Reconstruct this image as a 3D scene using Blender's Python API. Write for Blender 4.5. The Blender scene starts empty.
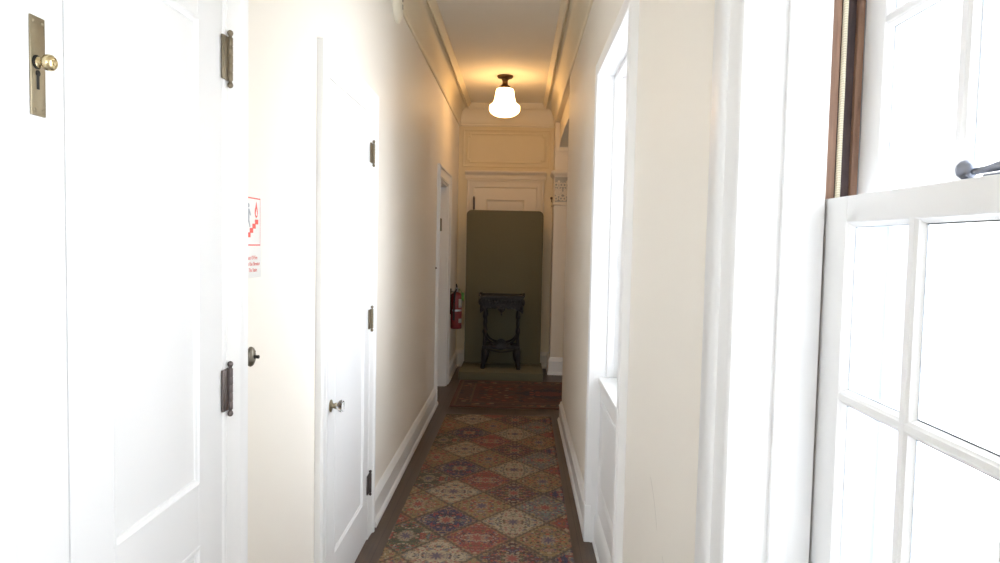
import bpy, bmesh, math, random
from math import sin, cos, pi, radians, sqrt
from mathutils import Vector, Matrix

S = bpy.context.scene
C = S.collection
random.seed(4)

# ------------------------------------------------------------------ mesh builder
class MB:
    def __init__(s):
        s.bm = bmesh.new()

    def box(s, x0, x1, y0, y1, z0, z1, bev=0.0, seg=2):
        t = bmesh.new()
        bmesh.ops.create_cube(t, size=1.0)
        bmesh.ops.scale(t, vec=(abs(x1 - x0), abs(y1 - y0), abs(z1 - z0)), verts=t.verts)
        bmesh.ops.translate(t, vec=((x0 + x1) / 2, (y0 + y1) / 2, (z0 + z1) / 2), verts=t.verts)
        if bev > 0:
            bmesh.ops.bevel(t, geom=t.edges[:], offset=bev, segments=seg, affect='EDGES', profile=0.5)
        s.add(t)
        return s

    def add(s, t, mat=None):
        if mat is not None:
            bmesh.ops.transform(t, matrix=mat, verts=t.verts)
        m = bpy.data.meshes.new('tmp')
        t.to_mesh(m)
        t.free()
        s.bm.from_mesh(m)
        bpy.data.meshes.remove(m)

    def sweep(s, path, prof, to3d, closed=False):
        """path: 2D polyline; prof: (offset to the left of the path, height) points; mitred corners."""
        n = len(path)
        rings = []
        for i in range(n):
            p = Vector(path[i])
            if closed or 0 < i < n - 1:
                a = (p - Vector(path[i - 1])).normalized()
                b = (Vector(path[(i + 1) % n]) - p).normalized()
                na, nb = Vector((-a.y, a.x)), Vector((-b.y, b.x))
                m = (na + nb)
                m = m / max(1e-6, m.dot(na))
            elif i == 0:
                a = (Vector(path[1]) - p).normalized()
                m = Vector((-a.y, a.x))
            else:
                a = (p - Vector(path[i - 1])).normalized()
                m = Vector((-a.y, a.x))
            rings.append([s.bm.verts.new(to3d(p.x + m.x * o, p.y + m.y * o, h)) for o, h in prof])
        k = len(prof)
        for i in range(n if closed else n - 1):
            r0, r1 = rings[i], rings[(i + 1) % n]
            for j in range(k):
                j2 = (j + 1) % k
                s.bm.faces.new((r0[j], r0[j2], r1[j2], r1[j]))
        if not closed:
            s.bm.faces.new(rings[0])
            s.bm.faces.new(rings[-1][::-1])
        return s

    def lathe(s, prof, mat=None, seg=32):
        """prof: (radius, z) from bottom to top, about Z."""
        t = bmesh.new()
        rings = []
        for r, z in prof:
            if r < 1e-5:
                rings.append([t.verts.new((0, 0, z))])
            else:
                rings.append([t.verts.new((r * cos(2 * pi * i / seg), r * sin(2 * pi * i / seg), z)) for i in range(seg)])
        for a, b in zip(rings[:-1], rings[1:]):
            for i in range(seg):
                j = (i + 1) % seg
                if len(a) == 1 and len(b) == 1:
                    break
                if len(a) == 1:
                    t.faces.new((a[0], b[j], b[i]))
                elif len(b) == 1:
                    t.faces.new((a[i], a[j], b[0]))
                else:
                    t.faces.new((a[i], a[j], b[j], b[i]))
        if len(rings[0]) > 1:
            t.faces.new(rings[0][::-1])
        if len(rings[-1]) > 1:
            t.faces.new(rings[-1])
        s.add(t, mat)
        return s

    def tube(s, pts, rad, seg=10):
        pts = [Vector(p) for p in pts]
        n = len(pts)
        rr = rad if isinstance(rad, (list, tuple)) else [rad] * n
        rings = []
        up = None
        for i in range(n):
            d = (pts[min(i + 1, n - 1)] - pts[max(i - 1, 0)]).normalized()
            if up is None:
                up = Vector((0, 0, 1)) if abs(d.z) < .9 else Vector((0, 1, 0))
            x = up.cross(d).normalized()
            y = d.cross(x).normalized()
            up = y
            rings.append([s.bm.verts.new(pts[i] + x * rr[i] * cos(2 * pi * k / seg) + y * rr[i] * sin(2 * pi * k / seg)) for k in range(seg)])
        for a, b in zip(rings[:-1], rings[1:]):
            for k in range(seg):
                j = (k + 1) % seg
                s.bm.faces.new((a[k], a[j], b[j], b[k]))
        s.bm.faces.new(rings[0][::-1])
        s.bm.faces.new(rings[-1])
        return s

    def prism(s, poly, to3d, h0, h1):
        a = [s.bm.verts.new(to3d(u, v, h0)) for u, v in poly]
        b = [s.bm.verts.new(to3d(u, v, h1)) for u, v in poly]
        n = len(poly)
        for i in range(n):
            j = (i + 1) % n
            s.bm.faces.new((a[i], a[j], b[j], b[i]))
        s.bm.faces.new(a[::-1])
        s.bm.faces.new(b)
        return s

    def ball(s, c, r, sub=2, scale=(1, 1, 1)):
        t = bmesh.new()
        bmesh.ops.create_icosphere(t, subdivisions=sub, radius=r)
        bmesh.ops.scale(t, vec=scale, verts=t.verts)
        bmesh.ops.translate(t, vec=c, verts=t.verts)
        s.add(t)
        return s

    def build(s, name, mat, parent=None, loc=None, smooth=True, angle=38, bevel=0.0):
        bmesh.ops.recalc_face_normals(s.bm, faces=s.bm.faces)
        m = bpy.data.meshes.new(name)
        if loc is not None:
            bmesh.ops.translate(s.bm, vec=-Vector(loc), verts=s.bm.verts)
        s.bm.to_mesh(m)
        s.bm.free()
        if smooth:
            for p in m.polygons:
                p.use_smooth = True
            try:
                m.set_sharp_from_angle(angle=radians(angle))
            except Exception:
                pass
        for mm in (mat if isinstance(mat, (list, tuple)) else [mat]):
            m.materials.append(mm)
        o = bpy.data.objects.new(name, m)
        C.objects.link(o)
        if parent is not None:
            o.parent = parent
            wl = Vector((0, 0, 0))
            p = parent
            while p is not None:
                wl += Vector(p.location)
                p = p.parent
            # geometry was written in world coordinates; keep it there
            base = Vector(loc) if loc is not None else Vector((0, 0, 0))
            o.location = base - wl
        elif loc is not None:
            o.location = loc
        if bevel > 0:
            b = o.modifiers.new('bevel', 'BEVEL')
            b.width = bevel
            b.segments = 2
            b.limit_method = 'ANGLE'
        return o


def empty(name, loc):
    o = bpy.data.objects.new(name, None)
    o.empty_display_size = .05
    C.objects.link(o)
    o.location = loc
    return o


def tag(o, label, cat, group=None, kind=None):
    o['label'] = label
    o['category'] = cat
    if group:
        o['group'] = group
    if kind:
        o['kind'] = kind
    return o


def struct(o, label=None):
    o['kind'] = 'structure'
    if label:
        o['label'] = label
    return o

# ------------------------------------------------------------------ materials
def srgb(r, g, b):
    f = lambda c: (c / 255 / 12.92) if c / 255 <= .04045 else ((c / 255 + .055) / 1.055) ** 2.4
    return (f(r), f(g), f(b), 1)


class NT:
    """tiny node expression helper"""
    def __init__(s, name):
        s.m = bpy.data.materials.new(name)
        s.m.use_nodes = True
        s.t = s.m.node_tree
        s.bsdf = s.t.nodes['Principled BSDF']

    def new(s, typ, **kw):
        n = s.t.nodes.new(typ)
        for k, v in kw.items():
            setattr(n, k, v)
        return n

    def put(s, sock, v):
        if isinstance(v, bpy.types.NodeSocket):
            s.t.links.new(v, sock)
        elif v is not None:
            sock.default_value = v

    def math(s, op, a, b=None, c=None):
        n = s.new('ShaderNodeMath', operation=op)
        s.put(n.inputs[0], a)
        if b is not None:
            s.put(n.inputs[1], b)
        if c is not None:
            s.put(n.inputs[2], c)
        return n.outputs[0]

    def step(s, a, e0, e1):
        n = s.new('ShaderNodeMapRange', interpolation_type='SMOOTHSTEP')
        s.put(n.inputs[0], a)
        n.inputs[1].default_value = e0
        n.inputs[2].default_value = e1
        n.inputs[3].default_value = 0
        n.inputs[4].default_value = 1
        return n.outputs[0]

    def mix(s, f, a, b):
        n = s.new('ShaderNodeMix', data_type='RGBA')
        s.put(n.inputs[0], f)
        s.put(n.inputs[6], a)
        s.put(n.inputs[7], b)
        return n.outputs[2]

    def ramp(s, f, stops, interp='LINEAR'):
        n = s.new('ShaderNodeValToRGB')
        cr = n.color_ramp
        cr.interpolation = interp
        while len(cr.elements) < len(stops):
            cr.elements.new(.5)
        for e, (p, c) in zip(cr.elements, stops):
            e.position = p
            e.color = c
        s.put(n.inputs[0], f)
        return n.outputs[0]

    def coord(s, which='Object'):
        return s.new('ShaderNodeTexCoord').outputs[which]

    def sep(s, v):
        n = s.new('ShaderNodeSeparateXYZ')
        s.put(n.inputs[0], v)
        return n.outputs

    def comb(s, x, y, z=0.0):
        n = s.new('ShaderNodeCombineXYZ')
        s.put(n.inputs[0], x)
        s.put(n.inputs[1], y)
        s.put(n.inputs[2], z)
        return n.outputs[0]

    def noise(s, v, scale, detail=4, rough=.5):
        n = s.new('ShaderNodeTexNoise')
        s.put(n.inputs['Vector'], v)
        n.inputs['Scale'].default_value = scale
        n.inputs['Detail'].default_value = detail
        n.inputs['Roughness'].default_value = rough
        return n.outputs[0]

    def bump(s, h, strength=.2, dist=.01):
        n = s.new('ShaderNodeBump')
        n.inputs['Strength'].default_value = strength
        n.inputs['Distance'].default_value = dist
        s.put(n.inputs['Height'], h)
        s.t.links.new(n.outputs[0], s.bsdf.inputs['Normal'])

    def out(s, col=None, rough=None, metal=None, **kw):
        if col is not None:
            s.put(s.bsdf.inputs['Base Color'], col)
        if rough is not None:
            s.put(s.bsdf.inputs['Roughness'], rough)
        if metal is not None:
            s.put(s.bsdf.inputs['Metallic'], metal)
        for k, v in kw.items():
            s.put(s.bsdf.inputs[k.replace('_', ' ')], v)
        return s.m


def paint(name, col, rough=.45, var=.03, scale=3.0, bump=.04, bscale=120):
    n = NT(name)
    p = n.coord()
    f = n.noise(p, scale, 3)
    dark = tuple(c * (1 - var) for c in col[:3]) + (1,)
    n.bump(n.noise(p, bscale, 3), bump, .004)
    return n.out(n.mix(f, dark, col), rough)


def metal(name, col, rough=.35, var=.35, scale=60):
    n = NT(name)
    p = n.coord()
    f = n.noise(p, scale, 5, .65)
    dark = tuple(c * (1 - var) for c in col[:3]) + (1,)
    r = n.math('MULTIPLY_ADD', f, .3, rough - .15)
    return n.out(n.mix(f, dark, col), r, 1.0)


M = {}
M['trim'] = paint('painted_trim_white', (.84, .845, .85, 1), .38, .015)
M['door'] = paint('painted_door_white', (.80, .81, .82, 1), .34, .015)
M['ceil'] = paint('ceiling_plaster', (.88, .86, .80, 1), .8, .03)
M['endtrim'] = paint('cream_trim_paint', (.77, .70, .58, 1), .45, .02)
M['endwall'] = paint('yellow_cream_paint', (.74, .65, .45, 1), .5, .03)
M['cove'] = paint('crown_moulding_paint', (.80, .74, .60, 1), .55, .02)


def wall_paint():
    n = NT('cream_wall_paint')
    p = n.coord()
    f = n.noise(p, 1.7, 3)
    col = n.mix(f, (.845, .805, .735, 1), (.86, .82, .755, 1))
    n.bump(n.noise(p, 90, 4), .05, .004)
    return n.out(col, .55)


M['wall'] = wall_paint()


def scuffed():
    """the same cream paint with two thin pencil-like scuffs (x-normal wall: uses y, z)"""
    n = NT('cream_wall_paint_scuffed')
    p = n.coord()
    x, y, z = n.sep(p)
    f = n.noise(p, 1.7, 3)
    col = n.mix(f, (.845, .805, .735, 1), (.86, .82, .755, 1))
    total = None
    for (y0, z0, y1, z1, w) in [(1.99, .845, 1.87, .725, .0022), (1.80, .70, 1.765, .625, .0018)]:
        dy, dz = y1 - y0, z1 - z0
        L = sqrt(dy * dy + dz * dz)
        a = n.math('SUBTRACT', y, y0)
        b = n.math('SUBTRACT', z, z0)
        t = n.math('DIVIDE', n.math('ADD', n.math('MULTIPLY', a, dy), n.math('MULTIPLY', b, dz)), L)
        d = n.math('DIVIDE', n.math('SUBTRACT', n.math('MULTIPLY', a, dz), n.math('MULTIPLY', b, dy)), L)
        bend = n.math('MULTIPLY', n.math('SINE', n.math('MULTIPLY', t, pi / L)), .012)
        d = n.math('ABSOLUTE', n.math('SUBTRACT', d, bend))
        k = n.math('SUBTRACT', 1.0, n.step(d, w * .4, w * 1.6))
        k = n.math('MULTIPLY', k, n.step(t, 0, .01))
        k = n.math('MULTIPLY', k, n.math('SUBTRACT', 1.0, n.step(t, L - .02, L)))
        total = k if total is None else n.math('MAXIMUM', total, k)
    col = n.mix(n.math('MULTIPLY', total, .55), col, (.42, .39, .36, 1))
    n.bump(n.noise(p, 90, 4), .05, .004)
    return n.out(col, .55)


M['wallscuff'] = scuffed()


def wood_floor():
    n = NT('dark_oak_floor')
    p = n.coord()
    x, y, z = n.sep(p)
    px = n.math('DIVIDE', x, .083)
    idx = n.math('FLOOR', px)
    fx = n.math('FRACT', px)
    w = n.new('ShaderNodeTexWhiteNoise', noise_dimensions='1D')
    n.put(w.inputs['W'], idx)
    rnd = w.outputs['Value']
    grain = n.noise(n.comb(n.math('MULTIPLY', x, 40), n.math('ADD', n.math('MULTIPLY', y, 2.2), n.math('MULTIPLY', rnd, 9))), 2.2, 6, .6)
    col = n.ramp(grain, [(.25, (.050, .033, .024, 1)), (.55, (.092, .060, .043, 1)), (.8, (.13, .088, .063, 1))])
    col = n.mix(n.math('MULTIPLY', rnd, .35), col, (.055, .037, .028, 1))
    e = n.math('MINIMUM', fx, n.math('SUBTRACT', 1.0, fx))
    gap = n.math('SUBTRACT', 1.0, n.step(e, .0, .025))
    col = n.mix(gap, col, (.02, .013, .009, 1))
    n.bump(grain, .06, .004)
    return n.out(col, n.math('MULTIPLY_ADD', grain, .2, .32))


M['floor'] = wood_floor()
M['brass'] = metal('aged_brass', (.42, .36, .25, 1), .42, .35, 90)
M['brassknob'] = metal('polished_brass', (.72, .60, .36, 1), .25, .2, 40)
M['hinge'] = metal('tarnished_hinge_metal', (.30, .25, .18, 1), .5, .45, 120)
M['hingedark'] = metal('dark_hinge_metal', (.19, .16, .155, 1), .5, .35, 120)
M['iron'] = metal('blackened_metal', (.05, .05, .05, 1), .45, .3, 60)
M['steel'] = metal('grey_steel', (.52, .54, .58, 1), .32, .15, 60)
M['lock'] = metal('dull_lead_grey_metal', (.30, .32, .38, 1), .42, .2, 60)
M['silver'] = metal('tarnished_silver', (.30, .27, .22, 1), .40, .6, 110)
M['bronze'] = metal('bronze_fitter', (.16, .10, .055, 1), .4, .3, 60)


def glass_mat(name, tint=(1, 1, 1, 1)):
    n = NT(name)
    t = n.t
    t.nodes.remove(n.bsdf)
    tr = n.new('ShaderNodeBsdfTransparent')
    tr.inputs[0].default_value = tint
    gl = n.new('ShaderNodeBsdfGlossy')
    gl.inputs['Roughness'].default_value = .02
    fr = n.new('ShaderNodeFresnel')
    fr.inputs[0].default_value = 1.45
    mx = n.new('ShaderNodeMixShader')
    t.links.new(n.math('MULTIPLY', fr.outputs[0], .6), mx.inputs[0])
    t.links.new(tr.outputs[0], mx.inputs[1])
    t.links.new(gl.outputs[0], mx.inputs[2])
    t.links.new(mx.outputs[0], t.nodes['Material Output'].inputs[0])
    return n.m


M['glass'] = glass_mat('window_glass', (.985, .99, .99, 1))


def crystal():
    n = NT('cut_glass')
    return n.out((.95, .96, .97, 1), .02, 0.0, Transmission_Weight=1.0, IOR=1.5)


M['crystal'] = crystal()


def raw_wood(name, a, b, sc=1.0):
    n = NT(name)
    p = n.coord()
    x, y, z = n.sep(p)
    g = n.noise(n.comb(n.math('MULTIPLY', x, 30 * sc), n.math('MULTIPLY', y, 30 * sc), n.math('MULTIPLY', z, 2)), 3.0, 6, .65)
    col = n.ramp(g, [(.3, a), (.7, b)])
    n.bump(g, .2, .003)
    return n.out(col, .6)


M['track'] = raw_wood('bare_brown_track_wood', (.16, .085, .055, 1), (.31, .18, .115, 1))
M['trackdark'] = raw_wood('dark_track_wood', (.035, .022, .025, 1), (.085, .05, .045, 1))


def cord_mat():
    n = NT('braided_cotton_cord')
    p = n.coord()
    x, y, z = n.sep(p)
    w = n.math('SINE', n.math('ADD', n.math('MULTIPLY', z, 1500), n.math('MULTIPLY', y, 700)))
    return n.out(n.mix(n.math('MULTIPLY_ADD', w, .5, .5), (.62, .56, .42, 1), (.80, .75, .60, 1)), .9)


M['cord'] = cord_mat()


def fabric_green():
    n = NT('olive_felt')
    p = n.coord()
    f = n.noise(p, 320, 3, .6)
    g = n.noise(p, 2.5, 3)
    col = n.mix(f, (.125, .115, .068, 1), (.175, .16, .098, 1))
    col = n.mix(n.math('MULTIPLY', g, .25), col, (.12, .11, .07, 1))
    n.bump(f, .25, .002)
    return n.out(col, .95)


M['felt'] = fabric_green()


def ebony():
    n = NT('black_carved_wood')
    p = n.coord()
    f = n.noise(p, 26, 5, .6)
    n.bump(n.noise(p, 70, 4), .4, .006)
    return n.out(n.mix(f, (.004, .0035, .0045, 1), (.013, .011, .012, 1)), .5)


M['ebony'] = ebony()


def red_paint():
    n = NT('extinguisher_red')
    p = n.coord()
    f = n.noise(p, 8, 3)
    return n.out(n.mix(f, (.15, .009, .012, 1), (.20, .012, .015, 1)), .3)


M['red'] = red_paint()
M['black'] = paint('black_rubber', (.012, .012, .013, 1), .55, .2)
M['label'] = paint('paper_label', (.36, .36, .35, 1), .6, .1)
M['greentag'] = paint('green_tag', (.09, .33, .05, 1), .5, .1)
M['sign'] = paint('sign_card_white', (.82, .82, .80, 1), .45, .01)
M['signred'] = paint('sign_print_red', (.80, .10, .075, 1), .5, .05)
M['signpink'] = paint('sign_lettering_red', (.72, .16, .13, 1), .5, .05)
M['signgrey'] = paint('sign_print_grey', (.36, .38, .42, 1), .5, .05)
M['cream_plastic'] = paint('cream_plastic', (.82, .78, .66, 1), .4, .02)
M['friezeback'] = paint('grey_carving_ground', (.42, .41, .38, 1), .6, .1)
M['bluewhite'] = paint('pale_blue_grey_paint', (.40, .44, .50, 1), .5, .03)
M['shade_grey'] = paint('grey_trim_paint', (.50, .55, .62, 1), .5, .05)
M['extpaint'] = paint('exterior_white_paint', (.84, .84, .84, 1), .6, .03)


def lamp_glass():
    n = NT('opal_lamp_glass')
    n.out((.9, .88, .82, 1), .2)
    n.bsdf.inputs['Emission Color'].default_value = (1.0, .56, .21, 1)
    n.bsdf.inputs['Emission Strength'].default_value = LAMP
    return n.m


LAMP = 13.5
M['opal'] = lamp_glass()


def runner_mat(cx, cy):
    """lattice of diamond compartments, each with its own ground colour and a mirrored floral filling"""
    n = NT('diamond_panel_carpet')
    p = n.coord()
    ox, oy, oz = n.sep(p)
    wob = n.math('MULTIPLY_ADD', n.noise(p, 45, 2), .010, -.005)
    X = n.math('ADD', n.math('ADD', ox, cx), wob)
    Y = n.math('ADD', n.math('ADD', oy, cy), wob)
    u = n.math('DIVIDE', n.math('ADD', X, .36), .18)
    v = n.math('DIVIDE', n.math('SUBTRACT', Y, 3.69), .218)
    pp = n.math('MULTIPLY', n.math('ADD', u, v), .5)
    qq = n.math('MULTIPLY', n.math('SUBTRACT', v, u), .5)
    i = n.math('FLOOR', n.math('ADD', pp, .5))
    j = n.math('FLOOR', n.math('ADD', qq, .5))
    a = n.math('SUBTRACT', pp, i)
    b = n.math('SUBTRACT', qq, j)
    col_i = n.math('SUBTRACT', i, j)                       # column across the runner: -2 .. 5
    par = n.math('FLOORED_MODULO', i, 2.0)
    key = n.math('DIVIDE', n.math('ADD', n.math('ADD', n.math('MULTIPLY', n.math('ADD', col_i, 2.0), 2.0), par), .5), 16.0)
    NV = (.030, .036, .085, 1); CR = (.44, .36, .25, 1); RD = (.27, .062, .045, 1); TN = (.27, .185, .085, 1)
    BR = (.085, .040, .036, 1); BG = (.16, .18, .18, 1); GR = (.065, .075, .045, 1); OL = (.20, .16, .075, 1)
    seq = [TN, RD, TN, GR, NV, CR, RD, TN, BR, CR, BG, TN, RD, NV, CR, GR]
    ground = n.ramp(key, [(k / 16.0, c) for k, c in enumerate(seq)], 'CONSTANT')
    du = n.math('ABSOLUTE', n.math('SUBTRACT', a, b))
    dv = n.math('ABSOLUTE', n.math('ADD', a, b))
    edge = n.math('MAXIMUM', n.math('ABSOLUTE', a), n.math('ABSOLUTE', b))
    sc = n.math('MULTIPLY', n.math('SINE', n.math('MULTIPLY', n.math('ADD', du, n.math('MULTIPLY', dv, -1.0)), 30)), .014)
    edge = n.math('ADD', edge, sc)
    kv = n.math('MULTIPLY', key, 37.0)
    # floral filling: two mirrored layers of blossoms over the ground
    jit = n.math('MULTIPLY_ADD', n.noise(p, 26, 3), .10, -.05)
    duj = n.math('ADD', du, jit)
    dvj = n.math('ADD', dv, jit)
    pal = [(0, (.36, .055, .045, 1)), (.20, (.42, .34, .23, 1)), (.36, (.045, .05, .10, 1)), (.50, (.09, .11, .055, 1)),
           (.62, (.33, .20, .075, 1)), (.74, (.030, .018, .017, 1)), (.84, (.36, .17, .13, 1)), (.93, (.14, .17, .19, 1))]

    def blossoms(scale, off, lo, hi, k, c):
        vor = n.new('ShaderNodeTexVoronoi')
        n.put(vor.inputs['Vector'], n.comb(n.math('ADD', duj, n.math('ADD', kv, off)), n.math('MULTIPLY', dvj, 1.15), kv))
        vor.inputs['Scale'].default_value = scale
        vor.inputs['Randomness'].default_value = .95
        acc = n.ramp(n.sep(vor.outputs['Color'])[0], pal, 'CONSTANT')
        fl = n.math('SUBTRACT', 1.0, n.step(vor.outputs['Distance'], lo, hi))
        return n.mix(n.math('MULTIPLY', fl, k), c, acc)
    c = blossoms(4.2, 0.0, .34, .52, .62, ground)
    c = blossoms(9.5, 3.3, .36, .50, .85, c)
    c = blossoms(19.0, 7.1, .30, .46, .62, c)
    td = n.math('ABSOLUTE', n.math('SINE', n.math('ADD', n.math('MULTIPLY', duj, 15), n.math('MULTIPLY', n.math('SINE', n.math('MULTIPLY', dvj, 13)), 2.2))))
    tk = n.math('SUBTRACT', 1.0, n.step(td, .10, .26))
    c = n.mix(n.math('MULTIPLY', tk, .55), c, (.05, .042, .03, 1))
    # centre rosette
    r = n.math('SQRT', n.math('ADD', n.math('MULTIPLY', duj, duj), n.math('MULTIPLY', dvj, dvj)))
    th = n.math('ARCTAN2', dv, du)
    pet = n.math('MULTIPLY', n.math('COSINE', n.math('MULTIPLY', th, 8)), .05)
    rp = n.math('SUBTRACT', r, pet)
    c = n.mix(n.math('MULTIPLY', n.math('SUBTRACT', 1.0, n.step(rp, .19, .25)), .75), c, (.36, .26, .17, 1))
    c = n.mix(n.math('MULTIPLY', n.math('SUBTRACT', 1.0, n.step(rp, .11, .16)), .85), c, n.mix(par, (.28, .05, .045, 1), (.07, .06, .11, 1)))
    # scalloped compartment outlines
    l1 = n.math('MULTIPLY', n.step(edge, .425, .440), n.math('SUBTRACT', 1.0, n.step(edge, .455, .468)))
    c = n.mix(n.math('MULTIPLY', l1, .55), c, (.30, .20, .09, 1))
    l2 = n.step(edge, .466, .482)
    c = n.mix(n.math('MULTIPLY', l2, .75), c, (.070, .060, .036, 1))
    # wear and pile
    wear = n.noise(p, 9, 4, .6)
    c = n.mix(n.math('MULTIPLY', wear, .28), c, (.12, .075, .055, 1))
    pile = n.noise(p, 260, 3, .6)
    c = n.mix(n.math('MULTIPLY', pile, .34), c, (.055, .035, .03, 1))
    n.bump(pile, .5, .004)
    return n.out(c, .95)


def persian_mat(w, l):
    n = NT('red_persian_carpet')
    p = n.coord()
    x, y, z = n.sep(p)
    ax = n.math('ABSOLUTE', x)
    ay = n.math('ABSOLUTE', y)
    dx = n.math('SUBTRACT', w / 2, ax)
    dy = n.math('SUBTRACT', l / 2, ay)
    d = n.math('MINIMUM', dx, dy)
    field = (.095, .034, .024, 1)
    vor = n.new('ShaderNodeTexVoronoi')
    n.put(vor.inputs['Vector'], n.comb(ax, ay, 0.0))
    vor.inputs['Scale'].default_value = 15
    rnd = n.sep(vor.outputs['Color'])[0]
    acc = n.ramp(rnd, [(0, (.20, .10, .05, 1)), (.25, (.03, .025, .035, 1)), (.5, (.22, .16, .10, 1)), (.68, (.05, .055, .04, 1)), (.84, (.24, .06, .035, 1))], 'CONSTANT')
    fl = n.math('SUBTRACT', 1.0, n.step(vor.outputs['Distance'], .3, .5))
    c = n.mix(n.math('MULTIPLY', fl, .85), field, acc)
    # central medallion
    r = n.math('ADD', n.math('DIVIDE', ax, .40), n.math('DIVIDE', ay, .26))
    rs = n.math('ADD', r, n.math('MULTIPLY', n.math('SINE', n.math('MULTIPLY', ax, 70)), .05))
    c = n.mix(n.math('MULTIPLY', n.math('SUBTRACT', 1.0, n.step(rs, .95, 1.02)), .85), c, n.mix(fl, (.028, .02, .028, 1), acc))
    c = n.mix(n.math('MULTIPLY', n.math('SUBTRACT', 1.0, n.step(rs, .45, .5)), .8), c, (.16, .04, .03, 1))
    # borders
    def band(c, a, b, colr, k=.9):
        m = n.math('MULTIPLY', n.step(d, a - .004, a + .004), n.math('SUBTRACT', 1.0, n.step(d, b - .004, b + .004)))
        return n.mix(n.math('MULTIPLY', m, k), c, colr)
    c = band(c, -.1, .03, (.12, .045, .03, 1))
    c = band(c, .03, .05, (.14, .085, .05, 1))
    c = band(c, .05, .17, n.mix(fl, (.085, .045, .034, 1), acc), .8)
    c = band(c, .17, .19, (.14, .085, .05, 1))
    c = band(c, .19, .23, (.11, .04, .03, 1), .7)
    pile = n.noise(p, 420, 3, .6)
    c = n.mix(n.math('MULTIPLY', pile, .35), c, (.04, .025, .02, 1))
    n.bump(pile, .5, .004)
    return n.out(c, .95)

# ------------------------------------------------------------------ dimensions (metres; camera at x=0,y=0)
XL, XR = -.745, .39            # corridor wall faces
YB, YE = -2.6, 8.45            # back and end
ZC = 3.14                      # ceiling
YRE = 5.9                      # where the right wall stops
LF = lambda u, v, h: Vector((XL + h, u, v))      # left wall plane
RF = lambda u, v, h: Vector((XR - h, u, v))      # right wall plane
EF = lambda u, v, h: Vector((u, YE - h, v))      # end wall plane
XY = lambda u, v, h: Vector((u, v, h))           # horizontal plane

D1 = (.52, 1.712, 2.11)        # double door
D2 = (2.675, 3.43, 2.112)       # narrow door
D3 = (6.42, 7.25, 2.085)        # far doorway
W1 = (.48, 1.228, .885, 2.25)  # near window: y0, y1, sill, head
W2 = (2.505, 3.49, .842, 2.33)  # far window

XO = .76
# ------------------------------------------------------------------ shell
b = MB()
b.box(-1.0, XO, YB - .2, YE + .3, -.12, 0)
b.box(XO, 4.15, YRE - .10, YE + .3, -.12, 0)
struct(b.build('floor', M['floor'], smooth=False))
b = MB()
b.box(-1.0, XO, YB - .2, YE + .3, ZC, ZC + .12)
b.box(XO, 4.15, YRE - .10, YE + .3, ZC, ZC + .12)
struct(b.build('ceiling', M['ceil'], smooth=False))

b = MB()
T = .14
cuts = [D1, D2, D3]
y = YB
for (a, c, z) in cuts:
    b.box(XL - T, XL, y, a, 0, ZC)
    b.box(XL - T, XL, a, c, z, ZC)
    y = c
b.box(XL - T, XL, y, YE, 0, ZC)
struct(b.build('wall_left', M['wall'], smooth=False))

b = MB()
y = YB
RB0, RB1 = .5225, .640                     # rebate in the jambs for the sash tracks
for (a, c, z0, z1) in (W1, W2, (YRE, YRE, 0, 0)):
    ra, ry = (.031 if a < YRE else 0), (.031 if y > YB else 0)
    b.box(XR, RB0, y, a, 0, ZC)
    b.box(RB0, RB1, y + ry, a - ra, 0, ZC)
    b.box(RB1, XO, y, a, 0, ZC)
    if c > a:
        b.box(XR + .05, XO, a, c, 0, z0 - .03)
        b.box(XR, XO, a, c, z1, ZC)
    y = c
struct(b.build('wall_right', M['wallscuff'], smooth=False))

b = MB()
b.box(-1.2, XR + .02, YE, YE + .15, 0, ZC)
struct(b.build('wall_end', M['endwall'], smooth=False))
b = MB()
BW = (-.68, .33, .75, 2.35)  # opening for the added daylight window behind the camera
b.box(-1.2, BW[0], YB - .15, YB, 0, ZC)
b.box(BW[1], 1.0, YB - .15, YB, 0, ZC)
b.box(BW[0], BW[1], YB - .15, YB, 0, BW[2])
b.box(BW[0], BW[1], YB - .15, YB, BW[3], ZC)
struct(b.build('wall_back', M['wall'], smooth=False))
# hall opening to the right at the far end
b = MB()
b.box(XO, 4.0, YRE - .15, YRE, -3.0, ZC)
struct(b.build('wall_hall_near', M['wall'], smooth=False))
b = MB()
b.box(4.0, 4.15, YRE - .15, 6.1, 0, ZC)
b.box(4.0, 4.15, 6.6, YE + .15, 0, ZC)
b.box(4.0, 4.15, 6.1, 6.6, 0, .9)
b.box(4.0, 4.15, 6.1, 6.6, 2.2, ZC)
struct(b.build('wall_hall_side', M['wall'], smooth=False))
# archway in the right wall beyond the windows: pilaster at the far jamb, flat arch above
NY0 = 8.05
AX = .432
zsp, zap, ya0, ya1 = 2.575, 2.672, YRE, NY0
b = MB()
n = 40
arc = []
for k in range(n + 1):
    t = pi * k / n
    arc.append(((ya0 + ya1) / 2 - (ya1 - ya0) / 2 * cos(t), zsp + (zap - zsp) * sin(t) ** .8))
SX = lambda u, v, h: Vector((AX + h, u, v))
for k in range(n):
    (u0, v0), (u1, v1) = arc[k], arc[k + 1]
    b.prism([(u0, v0), (u1, v1), (u1, ZC), (u0, ZC)], SX, 0, XO - AX)
b.box(XR, AX + .01, YRE, NY0, 2.885, ZC)
struct(b.build('wall_arch', M['endtrim'], smooth=False))
b = MB()
b.box(XR - .005, .86, NY0, YE + .1, 0, ZC)
struct(b.build('wall_pilaster', M['endtrim'], smooth=False))
b = MB()
b.box(.86, 4.0, YE, YE + .15, 0, ZC)
struct(b.build('wall_hall_end', M['wall'], smooth=False))
b = MB()
# springing band, impost capital, necking and astragal wrap the pilaster
px0, px1 = XR - .005, .86


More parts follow.
